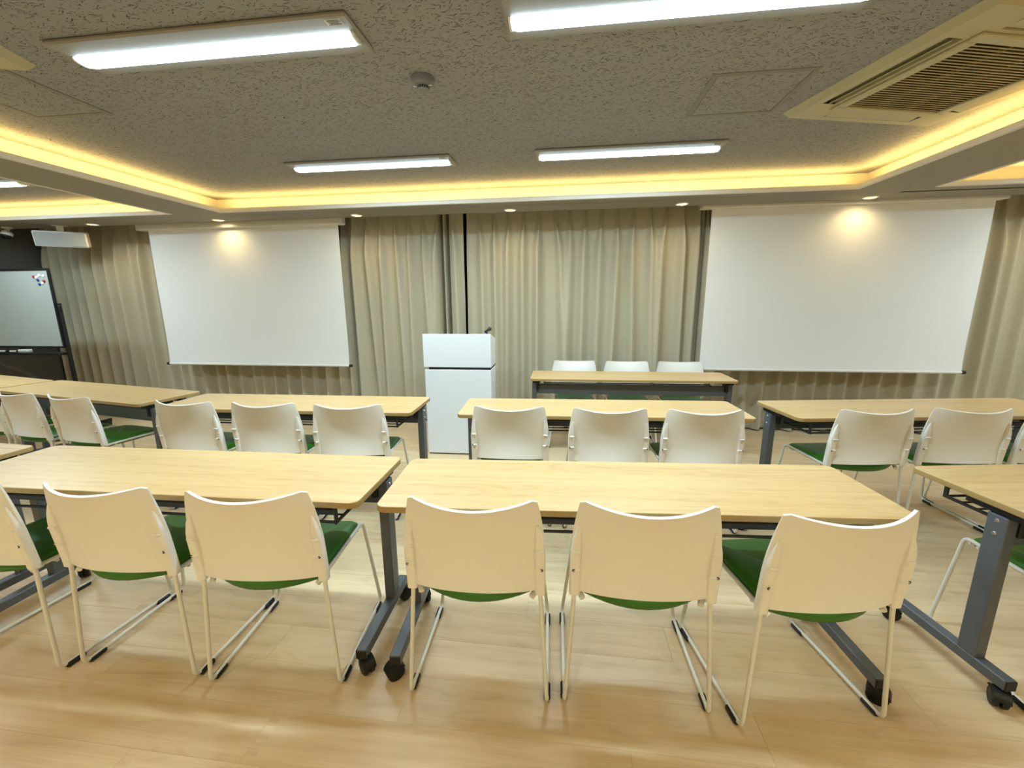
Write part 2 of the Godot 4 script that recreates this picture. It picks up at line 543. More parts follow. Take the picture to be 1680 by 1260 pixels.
func ceiling_parts() -> void:
	# slab with two turned openings that the air conditioners hang in
	var cb := mb()
	var slab_top := CEIL + 0.12
	for k in 2:
		var xa: float = [LEFT - 0.1, -0.4][k]
		var xb: float = [-0.4, RIGHT + 0.1][k]
		var za := BACK - 0.1
		var zb := REAR + 0.1
		var outer := [Vector3(xa, 0, za), Vector3(xb, 0, za), Vector3(xb, 0, zb), Vector3(xa, 0, zb)]
		var tr := Transform3D(Basis(Vector3.UP, AC_TURN), AC_AT[k])
		var hole := []
		for q in [Vector2(-1, -1), Vector2(1, -1), Vector2(1, 1), Vector2(-1, 1)]: hole.append(tr * Vector3(q.x * AC_HOLE, 0, q.y * AC_HOLE))
		for i in 4:
			var j := (i + 1) % 4
			var lo := Vector3(0, CEIL, 0)
			var hi := Vector3(0, slab_top, 0)
			cb.quad(outer[i] + lo, outer[j] + lo, hole[j] + lo, hole[i] + lo, Vector3.DOWN)
			cb.quad(outer[i] + hi, outer[j] + hi, hole[j] + hi, hole[i] + hi, Vector3.UP)
			cb.quad(hole[i] + lo, hole[j] + lo, hole[j] + hi, hole[i] + hi, (tr.origin - (hole[i] + hole[j]) * 0.5).normalized())
			var en: Vector3 = [Vector3(0, 0, -1), Vector3(1, 0, 0), Vector3(0, 0, 1), Vector3(-1, 0, 0)][i]
			if not ((k == 0 and i == 1) or (k == 1 and i == 3)): cb.quad(outer[i] + lo, outer[j] + lo, outer[j] + hi, outer[i] + hi, en)
	struct("ceiling", cb, M["ceiling_board"])
	var g := 0.16
	var s := mb()
	strip_with_holes(s, LEFT, RIGHT, POCKET, -4.05, SPOT_X, SPOT_Z, 0.042)
	strip_with_holes(s, LEFT, RIGHT, 0.45 + g, REAR, REAR_X, REAR_Z, 0.042)
	# beams between the coffers, and the sides
	var xs := [LEFT, -6.25 - g, -3.87 + g, -3.321 - g, 2.301 + g, 2.90 - g, 5.70 + g, RIGHT]
	for k in 4:
		s.span(Vector3(xs[2 * k], SOFFIT, -4.05), Vector3(xs[2 * k + 1], CEIL, 0.45 + g))
	var so := struct("ceiling_soffit", s, M["soffit_paint"])
	for ci in 3:
		var c: Array = COFFERS[ci]
		var x0: float = c[0]
		var x1: float = c[1]
		var z0: float = c[2]
		var z1: float = c[3]
		# the ledge that hides the light strip
		var l := mb()
		l.span(Vector3(x0 - g, SOFFIT, z0 - g - 0.02), Vector3(x1 + g, SOFFIT + 0.012, z0))
		l.span(Vector3(x0 - g, SOFFIT, z1), Vector3(x1 + g, SOFFIT + 0.012, z1 + g))
		l.span(Vector3(x0 - g, SOFFIT, z0), Vector3(x0, SOFFIT + 0.012, z1))
		l.span(Vector3(x1, SOFFIT, z0), Vector3(x1 + g, SOFFIT + 0.012, z1))
		obj("cove_ledge", l, M["soffit_paint"], so)
		# stepped lip round the opening
		var q := mb()
		var prof := [[-0.006, -0.004, 0.022, 0.022], [0.004, 0.022, 0.022, 0.034]]   # set-back, from, to-back, top
		for p in prof:
			var b: float = p[0]
			var y0: float = SOFFIT + p[1]
			var y1: float = SOFFIT + p[3]
			var t: float = p[2]
			q.span(Vector3(x0 - t, y0, z0 - t), Vector3(x1 + t, y1, z0 - b), 0.002)
			q.span(Vector3(x0 - t, y0, z1 + b), Vector3(x1 + t, y1, z1 + t), 0.002)
			q.span(Vector3(x0 - t, y0, z0 - b), Vector3(x0 - b, y1, z1 + b), 0.002)
			q.span(Vector3(x1 + b, y0, z0 - b), Vector3(x1 + t, y1, z1 + b), 0.002)
		obj("lip_moulding", q, M["lip_white"], so)
		# paint of the cove's upright faces
		var u := mb()
		u.span(Vector3(x0 - g, SOFFIT + 0.012, z0 - g - 0.01), Vector3(x1 + g, CEIL, z0 - g))
		u.span(Vector3(x0 - g, SOFFIT + 0.012, z1 + g - 0.004), Vector3(x1 + g, CEIL, z1 + g))
		u.span(Vector3(x0 - g, SOFFIT + 0.012, z0 - g), Vector3(x0 - g + 0.004, CEIL, z1 + g))
		u.span(Vector3(x1 + g - 0.004, SOFFIT + 0.012, z0 - g), Vector3(x1 + g, CEIL, z1 + g))
		obj("cove_face", u, M["cove_paint"], so)
		cove_light(ci, x0, x1, z0, z1)
	hatch(Vector3(0.652, CEIL, -2.238), 0.461, "square ceiling access hatch beside the air conditioner at right")
	hatch(Vector3(-2.90, CEIL, -1.745), 0.455, "square ceiling access hatch near the upper left lamp, cut by the frame")

func cove_light(ci: int, x0: float, x1: float, z0: float, z1: float) -> void:
	var wh: String = ["middle ceiling coffer", "left ceiling coffer by the whiteboard", "right ceiling coffer"][ci]
	var t := thing("cove_light", "warm light strips hidden in the cove of the %s" % wh, "cove light")
	var y := SOFFIT + 0.024
	var d := 0.040
	for side in 4:
		var a: Vector3
		var b: Vector3
		match side:
			0:
				a = Vector3(x0, y, z0 - d); b = Vector3(x1, y, z0 - d)
			1:
				a = Vector3(x0, y, z1 + d); b = Vector3(x1, y, z1 + d)
			2:
				a = Vector3(x0 - d, y, z0 + 0.02); b = Vector3(x0 - d, y, z1 - 0.02)
			3:
				a = Vector3(x1 + d, y, z0 + 0.02); b = Vector3(x1 + d, y, z1 - 0.02)
		var n := int(ceil((b - a).length() / 2.2))
		for k in n:
			var p := a.lerp(b, float(k) / n)
			var q := a.lerp(b, float(k + 1) / n)
			var mid := (p + q) * 0.5
			var len := (q - p).length() - 0.02
			var along_x := side < 2
			obj("light_strip", mb().box(Vector3.ZERO, Vector3(len, 0.012, 0.02) if along_x else Vector3(0.02, 0.012, len), 0.003), M["cove_glow"], t, mid)
			area(t, mid + Vector3(0, 0.010, 0), Vector2(len, 0.02) if along_x else Vector2(0.02, len), Vector3(PI / 2, 0, 0), COVE_E * len, COVEC)

func hatch(near_left: Vector3, w: float, label: String) -> void:
	var t := thing("ceiling_hatch", label, "hatch", near_left + Vector3(w * 0.5, 0, -w * 0.5))
	var h := w * 0.5
	var f := mb()
	f.span(Vector3(-h, -0.004, h - 0.024), Vector3(h, 0.0, h), 0.001)
	f.span(Vector3(-h, -0.004, -h), Vector3(h, 0.0, -h + 0.024), 0.001)
	f.span(Vector3(-h, -0.004, -h + 0.024), Vector3(-h + 0.024, 0.0, h - 0.024), 0.001)
	f.span(Vector3(h - 0.024, -0.004, -h + 0.024), Vector3(h, 0.0, h - 0.024), 0.001)
	obj("frame", f, M["hatch_frame"], t)
	obj("panel", mb().span(Vector3(-h + 0.027, -0.003, -h + 0.027), Vector3(h - 0.027, 0.0, h - 0.027), 0.001), M["ceiling_board"], t)

# ---------------------------------------------------------------- curtains and screens
func curtain(x0: float, x1: float, z: float, pleat: float, first: float, sway: float, depth: float, seed: int, label: String, tucks := []) -> Node3D:
	var r := RandomNumberGenerator.new()
	r.seed = seed
	var top := 2.40
	var t := thing("curtain", label, "curtain", Vector3((x0 + x1) * 0.5, 0, z), 0.0, "curtains along the front wall")
	var cx := (x0 + x1) * 0.5
	var n := int((x1 - x0) / pleat) + 4
	var off := []
	var amp := []
	var lean := []
	for i in n:
		off.append(r.randfn(0.0, 0.012 + sway * 0.02)); amp.append(r.randf_range(0.75, 1.2)); lean.append(r.randfn(0.0, sway))
	var cols := int((x1 - x0) / 0.0075)
	var g := []
	for j in 33:
		var v := pow(float(j) / 32.0, 1.35)              # 0 top, 1 hem
		var y := lerpf(top, 0.018, v)
		var fall := smoothstep(0.03, 0.22, v)
		var row := []
		for i in cols + 1:
			var x := lerpf(x0, x1, float(i) / cols)
			var ph := (x - first) / pleat
			var k := int(floor(ph + 0.5))
			var dz := 0.0
			for kk in [k - 1, k, k + 1]:
				var idx := clampi(kk + 2, 0, n - 1)
				var c: float = first + kk * pleat + off[idx] * fall + lean[idx] * v * pleat * 0.8
				var u: float = (x - c) / pleat
				# soft fold below, tight pinch at the heading
				var w := lerpf(0.052, 0.27, fall)
				var soft: float = exp(-u * u / (2.0 * w * w * 0.55))
				dz += soft * lerpf(0.046, depth, fall) * lerpf(1.0, amp[idx], fall)
			dz += 0.006 * sin(x * 23.0 + seed) * v
			for q in tucks: dz -= 0.17 * exp(-pow((x - q) / 0.016, 2.0))
			row.append(Vector3(x - cx, y + (0.006 * sin(ph * TAU) if j == 32 else 0.0), dz))
		g.append(row)
	obj("cloth", mb().sheet(g, Vector3(0, 0, 1)), M["curtain"], t)
	# curtain track in the pocket
	obj("track", mb().span(Vector3(x0 - cx, 2.40, -0.004), Vector3(x1 - cx, 2.418, 0.02), 0.002), M["white_metal"], t)
	return t

func curtains() -> void:
	curtain(-6.58, -2.40, -4.72, 0.163, -6.45, 0.10, 0.090, 4, "long beige pleated curtain behind the left projection screen")
	curtain(-2.44, -1.118, -4.67, 0.163, -2.38, 0.35, 0.085, 11, "beige pleated curtain between left projection screen and lectern, two dark tucks in it", [-1.377, -1.305])
	curtain(-1.078, 1.385, -4.67, 0.162, -1.10, 0.35, 0.085, 23, "wide beige pleated curtain behind lectern microphone and head table")
	var d := curtain(1.36, 6.15, -4.72, 0.165, 1.42, 0.10, 0.090, 37, "long beige pleated curtain behind the right projection screen")
	obj("care_tag", mb().box(Vector3(1.96 - 3.755, 0.13, 0.095), Vector3(0.06, 0.03, 0.003), 0.001), M["steel_dark"], d)

func screen(x: float, half: float, top: float, bottom: float, case_bottom: float, label: String) -> void:
	var z := -4.398
	var t := thing("projection_screen", label, "screen", Vector3(x, 0, z), 0.0, "projection screens")
	obj("housing", mb().span(Vector3(-half - 0.10, case_bottom, -0.045), Vector3(half + 0.06, case_bottom + 0.10, 0.055), 0.008), M["white_metal"], t)
	for sx in [-1.0, 1.0]:
		obj("housing_cap", mb().box(Vector3(sx * (half + 0.08) - 0.02, case_bottom + 0.05, 0.005), Vector3(0.012, 0.096, 0.096), 0.006), M["white_metal"], t)
	# cloth with a slight curl above its weighted hem
	var g := []
	for j in 17:
		var v := j / 16.0
		var row := []
		for i in 41:
			var u := i / 40.0 * 2.0 - 1.0
			row.append(Vector3(u * half, lerpf(top + 0.02, bottom, v), 0.004 * sin(v * 5.0) * (1.0 - u * u * 0.4) + 0.012 * pow(v, 14.0)))
		g.append(row)
	obj("screen_cloth", mb().sheet(g, Vector3(0, 0, 1)), M["screen_white"], t)
	var bar := obj("bottom_bar", mb().tube(PackedVector3Array([Vector3(-half, bottom - 0.004, 0.008), Vector3(half, bottom - 0.004, 0.008)]), 0.013, 14), M["white_metal"], t)
	for sx in [-1.0, 1.0]:
		obj("end_cap", mb().tube(PackedVector3Array([Vector3(sx * half, bottom - 0.004, 0.008), Vector3(sx * (half + 0.030), bottom - 0.004, 0.008)]), 0.0165, 14), M["black_plastic"], bar)

func screens() -> void:
	screen(-3.552, 1.140, 2.236, 0.706, 2.214, "white projection screen hanging left of the lectern, beside the whiteboard")
	screen(2.548, 1.185, 2.240, 0.716, 2.246, "large white projection screen hanging right of the head table")

# ---------------------------------------------------------------- lights
func lamp(at: Vector3, label: String, sticker: bool) -> void:
	# surface luminaire 1.25 x 0.23 m: at is the middle of the plate on the ceiling
	var t := thing("ceiling_lamp", label, "ceiling lamp", at, 0.0, "linear ceiling lamps")
	obj("plate", mb().box(Vector3(0, -0.009, 0), Vector3(1.25, 0.018, 0.23), 0.006), M["lamp_plate"], t)
	var rings := []
	var hl := 0.598
	for i in 5:
		var x: float = [-hl, -hl + 0.018, 0.0, hl - 0.018, hl][i]
		var k: float = [0.80, 1.0, 1.0, 1.0, 0.80][i]
		var rr := []
		for a in 13:
			var th := PI * a / 12.0
			rr.append(Vector3(x, -0.018 - sin(th) * 0.017 * k, -0.012 - cos(th) * 0.043 * k))
		for a in 3:
			rr.append(Vector3(x, -0.0175, 0.022 - a * 0.034))
		rings.append(rr)
	obj("diffuser_tube", mb().loft(rings), M["diffuser"], t)
	for sx in [-1.0, 1.0]:
		var e := []
		for i in 2:
			var rr := []
			for a in 13:
				var th := PI * a / 12.0
				rr.append(Vector3(sx * (hl + 0.001 + i * 0.009), -0.018 - sin(th) * 0.015, -0.012 - cos(th) * 0.041))
			for a in 3: rr.append(Vector3(sx * (hl + 0.001 + i * 0.009), -0.0175, 0.022 - a * 0.034))
			e.append(rr)
		obj("end_cap", mb().loft(e), M["white_gloss"], t)
	if sticker:
		var s := obj("label_sticker", mb().box(Vector3(0.565, -0.0185, 0.082), Vector3(0.062, 0.0006, 0.035), 0.0), M["sticker"], t)
		var k := mb()
		for i in 5:
			k.box(Vector3(0.565 + 0.004 * (i % 2), -0.0190, 0.069 + i * 0.0062), Vector3(0.052 - 0.008 * (i % 3), 0.0003, 0.0034), 0.0)
		obj("small_print", k, M["sticker_ink"], s)
	area(t, Vector3(0, -0.0365, -0.012), Vector2(1.18, 0.078), Vector3(-PI / 2, 0, 0), LAMP_E, COOL)

func lamps() -> void:
	var z1 := -1.601 - 0.115
	var z2 := -3.074 - 0.115
	lamp(Vector3(-1.411, CEIL, z1), "long white ceiling lamp at upper left with small sticker on its plate", true)
	lamp(Vector3(0.388, CEIL, z1), "long white ceiling lamp cut by the top edge, nearest the air conditioner", false)
	lamp(Vector3(-1.447, CEIL, z2), "distant white ceiling lamp above the left projection screen side", true)
	lamp(Vector3(0.400, CEIL, z2), "distant white ceiling lamp above the head table", true)
	lamp(Vector3(-5.12, CEIL, z2), "ceiling lamp in the left coffer, only its end in view", false)
	lamp(Vector3(4.50, CEIL, z2), "ceiling lamp in the far part of the right coffer", false)
	lamp(Vector3(-5.12, CEIL, z1), "ceiling lamp in the near part of the left coffer", false)
	lamp(Vector3(4.50, CEIL, z1), "ceiling lamp in the near part of the right coffer", false)

func downlight(at: Vector3, label: String, group: String, energy: float, angle: float, col: Color) -> void:
	var t := thing("downlight", label, "downlight", at, 0.0, group)
	obj("trim_ring", mb().lathe(PackedVector2Array([Vector2(0.046, 0.0), Vector2(0.046, -0.003), Vector2(0.058, -0.004), Vector2(0.062, -0.002), Vector2(0.062, 0.0)]), 28), M["white_metal"], t)
	obj("reflector_cone", mb().lathe(PackedVector2Array([Vector2(0.034, 0.030), Vector2(0.046, 0.0)]), 28), M["reflector"], t)
	obj("lamp_disc", mb().lathe(PackedVector2Array([Vector2(0.0, 0.026), Vector2(0.036, 0.030), Vector2(0.036, 0.034), Vector2(0.0, 0.034)]), 24), M["downlight_glow"], t)
	var l := SpotLight3D.new()
	l.name = "spot_light"
	l.position = Vector3(0, 0.018, 0)
	l.rotation = Vector3(-PI / 2, 0, 0)
	l.spot_angle = angle; l.spot_angle_attenuation = 1.0; l.spot_range = 12.0; l.spot_attenuation = 2.0
	l.light_energy = energy; l.light_color = col; l.light_size = 0.03
	l.shadow_enabled = true
	t.add_child(l)

func downlights() -> void:
	var where := ["beside the wall speaker at far left", "over the left projection screen", "at the right end of the left projection screen", "over the lectern side of the curtain", "over the curtain left of the right screen", "over the middle of the right screen", "beyond the right screen", "at the right end of the front soffit"]
	for i in SPOT_X.size():
		downlight(Vector3(SPOT_X[i], SOFFIT, SPOT_Z), "small round downlight in the soffit %s" % where[i], "downlights in the front soffit", SPOT_E, 86.0, WARM)
	for i in REAR_X.size():
		downlight(Vector3(REAR_X[i], SOFFIT, REAR_Z), "small round downlight in the rear soffit %s" % ["nearest the left wall", "in line with the left ceiling beam", "behind the near left table", "behind the near centre table, to its left", "behind the near centre table, to its right", "in line with the right ceiling beam", "nearest the right wall"][i], "downlights in the rear soffit", REAR_E, 80.0, REARC)

# ---------------------------------------------------------------- tables
func caster(parent: Node, at: Vector3, turn: float, lever: bool) -> void:
	var c := mb()
	for sx in [-1.0, 1.0]:
		var t := Transform3D(Basis(Vector3(0, 0, 1), -PI / 2 * sx), Vector3(sx * 0.004, 0.033, 0.014))
		c.lathe(PackedVector2Array([Vector2(0.0, 0.0), Vector2(0.030, 0.0), Vector2(0.033, 0.003), Vector2(0.033, 0.014), Vector2(0.028, 0.018), Vector2(0.010, 0.018), Vector2(0.0, 0.018)]), 22, t)
	c.box(Vector3(0, 0.052, 0.004), Vector3(0.020, 0.026, 0.036), 0.006)
	c.tube(PackedVector3Array([Vector3(0, 0.05, -0.008), Vector3(0, 0.073, -0.008)]), 0.010, 12)
	# curved hood over the wheels
	var hood := []
	for i in 2:
		var rr := []
		for a in 9:
			var th := PI * (0.05 + 0.8 * a / 8.0)
			rr.append(Vector3(-0.0225 + i * 0.045, 0.033 + sin(th) * 0.0375, 0.014 + cos(th) * 0.0375))
		for a in 9:
			var th := PI * (0.05 + 0.8 * (8 - a) / 8.0)
			rr.append(Vector3(-0.0225 + i * 0.045, 0.033 + sin(th) * 0.0345, 0.014 + cos(th) * 0.0345))
		hood.append(rr)
	c.loft(hood)
	var o := obj("caster", c, M["black_plastic"], parent, at, turn)
	if lever:
		obj("brake_lever", mb().box(Vector3(0, 0.058, 0.055), Vector3(0.012, 0.005, 0.03), 0.002, Transform3D(Basis(Vector3.RIGHT, -0.5), Vector3.ZERO)), M["black_plastic"], o)

func make_table(k: int) -> Node3D:
	var t := thing("folding_table", "", "table", Vector3.ZERO, 0.0, "wood-topped folding tables")
	var hx := 0.9
	var hz := 0.225
	var r := 0.035
	var o1 := rounded(hx - 0.0015, hz - 0.0015, r - 0.0015)
	var o2 := rounded(hx - 0.003, hz - 0.003, r - 0.003)
	var top := obj("tabletop", mb().loft([ring(o1, 0.698), ring(o1, 0.7185), ring(o2, 0.72)]), M["top_%d" % k], t)
	obj("edge_band", mb().loft([ring(rounded(hx - 0.002, hz - 0.002, r), 0.6975), ring(rounded(hx, hz, r), 0.699), ring(rounded(hx, hz, r), 0.7165), ring(rounded(hx - 0.0015, hz - 0.0015, r), 0.7185)], false), M["edge_band"], top)
	for sx in [-1.0, 1.0]:
		var x: float = sx * 0.865
		var leg := obj("leg", mb().span(Vector3(x - 0.021, 0.112, -0.125), Vector3(x + 0.021, 0.668, -0.062), 0.003), M["steel_grey"], t)
		obj("foot_beam", mb().span(Vector3(x - 0.021, 0.074, -0.222), Vector3(x + 0.021, 0.114, 0.222), 0.003), M["steel_grey"], leg)
		for sz in [-1.0, 1.0]:
			obj("end_cap", mb().box(Vector3(x, 0.094, sz * 0.2235), Vector3(0.0405, 0.0385, 0.006), 0.003), M["black_plastic"], leg)
			caster(t, Vector3(x, 0.0, sz * 0.195), sx * (0.85 if sz > 0 else 2.5), sz > 0)
		for yy in [0.60, 0.648]:
			obj("bolt", mb().lathe(PackedVector2Array([Vector2(0.0, 0.004), Vector2(0.005, 0.0035), Vector2(0.0075, 0.0)]), 12, Transform3D(Basis(Vector3(0, 0, 1), -PI / 2 * sx), Vector3(x + sx * 0.021, yy, -0.094))), M["bolt"], leg)
		# flip-top pivot and bracket under the board
		var b := mb()
		b.span(Vector3(x - sx * 0.03 - 0.012, 0.600, -0.135), Vector3(x - sx * 0.03 + 0.012, 0.697, -0.045), 0.004)
		b.span(Vector3(x - sx * 0.02 - 0.035, 0.668, -0.16), Vector3(x - sx * 0.02 + 0.035, 0.6975, 0.02), 0.004)
		obj("pivot_bracket", b, M["black_plastic"], t)
		# side piece that hangs the rack under the board on the user's side
		var arm := mb()
		arm.span(Vector3(sx * 0.785 - 0.004, 0.604, 0.158), Vector3(sx * 0.785 + 0.004, 0.697, 0.174), 0.001)
		arm.span(Vector3(sx * 0.785 - 0.004, 0.604, -0.070), Vector3(sx * 0.785 + 0.004, 0.616, 0.158), 0.001)
		arm.span(Vector3(sx * 0.770 - 0.012, 0.684, -0.17), Vector3(sx * 0.770 + 0.012, 0.697, 0.185), 0.001)
		obj("rack_arm", arm, M["steel_dark"], t)
		obj("release_lever", mb().box(Vector3(x - sx * 0.12, 0.672, 0.06), Vector3(0.03, 0.012, 0.10), 0.004), M["black_plastic"], t)
	obj("crossbeam", mb().span(Vector3(-0.845, 0.560, -0.112), Vector3(0.845, 0.650, -0.082), 0.004), M["steel_grey"], t)
	obj("rack_rail", mb().span(Vector3(-0.785, 0.642, 0.160), Vector3(0.785, 0.664, 0.174), 0.003), M["steel_dark"], t)
	for i in 5:
		var zz := 0.165 - 0.055 * i
		obj("rack_rod", mb().tube(PackedVector3Array([Vector3(-0.785, 0.610, zz), Vector3(0.785, 0.610, zz)]), 0.0055 if i == 0 else 0.004, 8), M["steel_dark"], t)
	return t

func tables() -> void:
	var protos := [make_table(0), make_table(1), make_table(2)]
	var first := [true, true, true]
	var list := [
		["light wood table in the near row, centre, three white chairs behind it", 0.239, -1.534, 0.063, 0, 0.0],
		["light wood table in the near row, left of centre", -1.619, -1.475, 0.018, 1, 0.0],
		["light wood table at the right edge of the near row, grey post facing", 2.371, -1.754, 0.147, 2, PI],
		["light wood table end at the left edge of the near row", -3.528, -1.49, -0.05, 0, 0.0],
		["light wood table in the far row, centre, before the head table", 0.228, -2.701, 0.044, 1, 0.0],
		["light wood table in the far row, left of the lectern", -1.866, -2.645, 0.025, 2, 0.0],
		["light wood table in the far row at right, below the right screen", 2.239, -2.900, 0.141, 0, 0.0],
		["turned light wood table in the far row at left, beside the whiteboard", -3.800, -2.859, -0.185, 1, PI],
		["light wood table at the far left edge, under the whiteboard", -5.60, -3.20, -0.22, 2, 0.0],
		["light wood head table facing the seats, beside the lectern", 0.590, -3.918, 0.015, 0, PI],
	]
	for d in list:
		var k: int = d[4]
		var at := Vector3(d[1], 0, d[2])
		var o: Node3D
		if first[k]:
			o = protos[k]; first[k] = false
			o.position = at; o.rotation.y = d[3] + d[5]
			o.set_meta("label", d[0])
		else:
			o = copy_of(protos[k], "folding_table", d[0], at, d[3] + d[5])

# ---------------------------------------------------------------- chairs
func shell_point(u: float, v: float) -> Vector3:
	var w := 0.2365 - 0.028 * pow(clampf((v - 0.40) / 0.60, 0.0, 1.0), 1.8)
	var e := maxf(0.0, (absf(u) - 0.93) / 0.07)
	var yt := 0.800 - 0.019 * (1.0 - u * u) - 0.010 * e * e
	var yb := 0.457 + 0.011 * pow(maxf(0.0, cos(u * PI * 0.5)), 1.3)
	var y := lerpf(yb, yt, v)
	# the small of the back is pressed forward; foot and head of the shell swing out to the rear
	var q := v - 0.42
	var bulge := (0.026 + (0.190 if q < 0.0 else 0.118) * q * q) * (1.0 - u * u)
	var z := 0.178 + 0.037 * v + bulge
	return Vector3(u * w, y, z)

func make_chair() -> Node3D:
	var t := thing("stacking_chair", "", "chair", Vector3.ZERO, 0.0, "white chairs with green seats")
	# backrest shell
	var nu := 26
	var nv := 16
	var a := []
	var b := []
	for j in nv + 1:
		var ra := []
		var rb := []
		for i in nu + 1:
			var u := i * 2.0 / nu - 1.0
			var v := float(j) / nv
			var p := shell_point(u, v)
			var du := shell_point(u + 0.01, v) - shell_point(u - 0.01, v)
			var dv := shell_point(u, v + 0.01) - shell_point(u, v - 0.01)
			var nn := du.cross(dv).normalized()       # towards the rear
			if nn.z < 0.0: nn = -nn
			ra.append(p + nn * 0.0045); rb.append(p - nn * 0.0045)
		a.append(ra); b.append(rb)
	var sh := mb()
	sh.sheet(a, Vector3(0, 0, 1)); sh.sheet(b, Vector3(0, 0, -1))
	for i in nu:
		for j in [0, nv]:
			var nn := Vector3.UP if j == nv else Vector3.DOWN
			sh.quad(a[j][i], a[j][i + 1], b[j][i + 1], b[j][i], nn)
	for j in nv:
		for i in [0, nu]:
			var nn := Vector3.RIGHT if i == nu else Vector3.LEFT
			sh.quad(a[j][i], a[j + 1][i], b[j + 1][i], b[j][i], nn)
	var back := obj("backrest", sh, M["chair_white"], t)
	for s in [-1.0, 1.0]:
		# moulded sleeve up the side of the shell
		var rings := []
		for j in 9:
			var f := j / 8.0
			var y := lerpf(0.444, 0.705, f)
			var v := clampf((y - 0.456) / 0.34, 0.0, 1.0)
			var w := 0.2365 - 0.028 * pow(clampf((v - 0.40) / 0.60, 0.0, 1.0), 1.8)
			var hw: float = 0.0175 * (1.0 if j < 6 else [0.88, 0.66, 0.3][j - 6])
			var hd: float = 0.0155 * (1.0 if j < 6 else [0.9, 0.68, 0.3][j - 6])
			var c := Vector3(s * (w - 0.0165), y, 0.178 + 0.037 * v + 0.010)
			var rr := []
			for p in rounded(hw, hd, minf(hw, hd) * 0.6, 3): rr.append(c + Vector3(p.x, 0, p.y))
			rings.append(rr)
		obj("sleeve", mb().loft(rings), M["chair_white"], back)
		for yy in [0.548, 0.617]:
			var zz: float = 0.178 + 0.037 * (yy - 0.456) / 0.34 + 0.008 + 0.0125
			obj("clip", mb().box(Vector3(s * 0.2155, yy, zz + 0.004), Vector3(0.029, 0.011, 0.014), 0.004), M["chair_white"], back)
		obj("screw", mb().lathe(PackedVector2Array([Vector2(0.0, 0.0012), Vector2(0.0040, 0.0012), Vector2(0.0054, 0.0)]), 10, Transform3D(Basis(Vector3.RIGHT, PI / 2), Vector3(s * 0.2255, 0.548, 0.178 + 0.010 + 0.008 + 0.0222))), M["steel_dark"], back)
		# one bent rod: upright, floor runner, front leg, seat rail
		var path := fillet([Vector3(s * 0.2195, 0.60, 0.202), Vector3(s * 0.2205, 0.44, 0.188), Vector3(s * 0.247, 0.0155, 0.205), Vector3(s * 0.247, 0.0155, -0.245), Vector3(s * 0.200, 0.434, -0.222), Vector3(s * 0.203, 0.436, 0.165)], 0.030, 7)
		obj("side_frame", mb().tube(path, 0.0075, 12), M["chair_rod"], t)
		for zz in [0.155, -0.195]:
			obj("foot_pad", mb().box(Vector3(s * 0.248, 0.0105, zz), Vector3(0.023, 0.021, 0.066), 0.006), M["black_plastic"], t)
		# knuckle that joins seat rail and upright
		obj("knuckle", mb().tube(PackedVector3Array([Vector3(s * 0.206, 0.437, 0.158), Vector3(s * 0.192, 0.424, 0.188)]), 0.010, 10), M["chair_rod"], t)
	for zz in [-0.200, -0.165, 0.11]:
		obj("cross_rod", mb().tube(PackedVector3Array([Vector3(-0.200, 0.420, zz), Vector3(0.200, 0.420, zz)]), 0.006, 8), M["chair_rod"], t)
	# cushion
	var outline := PackedVector2Array()
	for k in 12:                                     # rear arc, from +x to -x
		var u := 1.0 - 2.0 * k / 11.0
		outline.append(Vector2(u * 0.190, 0.158 + 0.068 * (1.0 - u * u)))
	for k in 5: outline.append(Vector2(-0.190 - 0.006 * sin(k / 4.0 * PI), lerpf(0.125, -0.175, k / 4.0)))
	for k in 4:
		var an := PI + PI * 0.5 * (k + 1) / 4.0
		outline.append(Vector2(-0.160 + 0.032 * cos(an), -0.185 + 0.032 * sin(an)))
	for k in 4:
		var an := PI * 1.5 + PI * 0.5 * k / 4.0
		outline.append(Vector2(0.160 + 0.032 * cos(an), -0.185 + 0.032 * sin(an)))
	for k in 5: outline.append(Vector2(0.190 + 0.006 * sin(k / 4.0 * PI), lerpf(-0.175, 0.125, k / 4.0)))
	var seat_rings := []
	for lay in [[0.90, 0.412], [0.975, 0.419], [1.0, 0.432], [0.99, 0.447], [0.95, 0.457], [0.80, 0.461], [0.5, 0.457], [0.2, 0.455]]:
		var rr := []
		for p in outline:
			var drop: float = 0.012 * pow(clampf((-p.y - 0.14) / 0.07, 0.0, 1.0), 2.0)
			rr.append(Vector3(p.x * lay[0], lay[1] - drop, p.y * lay[0]))
		seat_rings.append(rr)
	obj("seat", mb().loft(seat_rings), M["seat_green"], t)
	return t

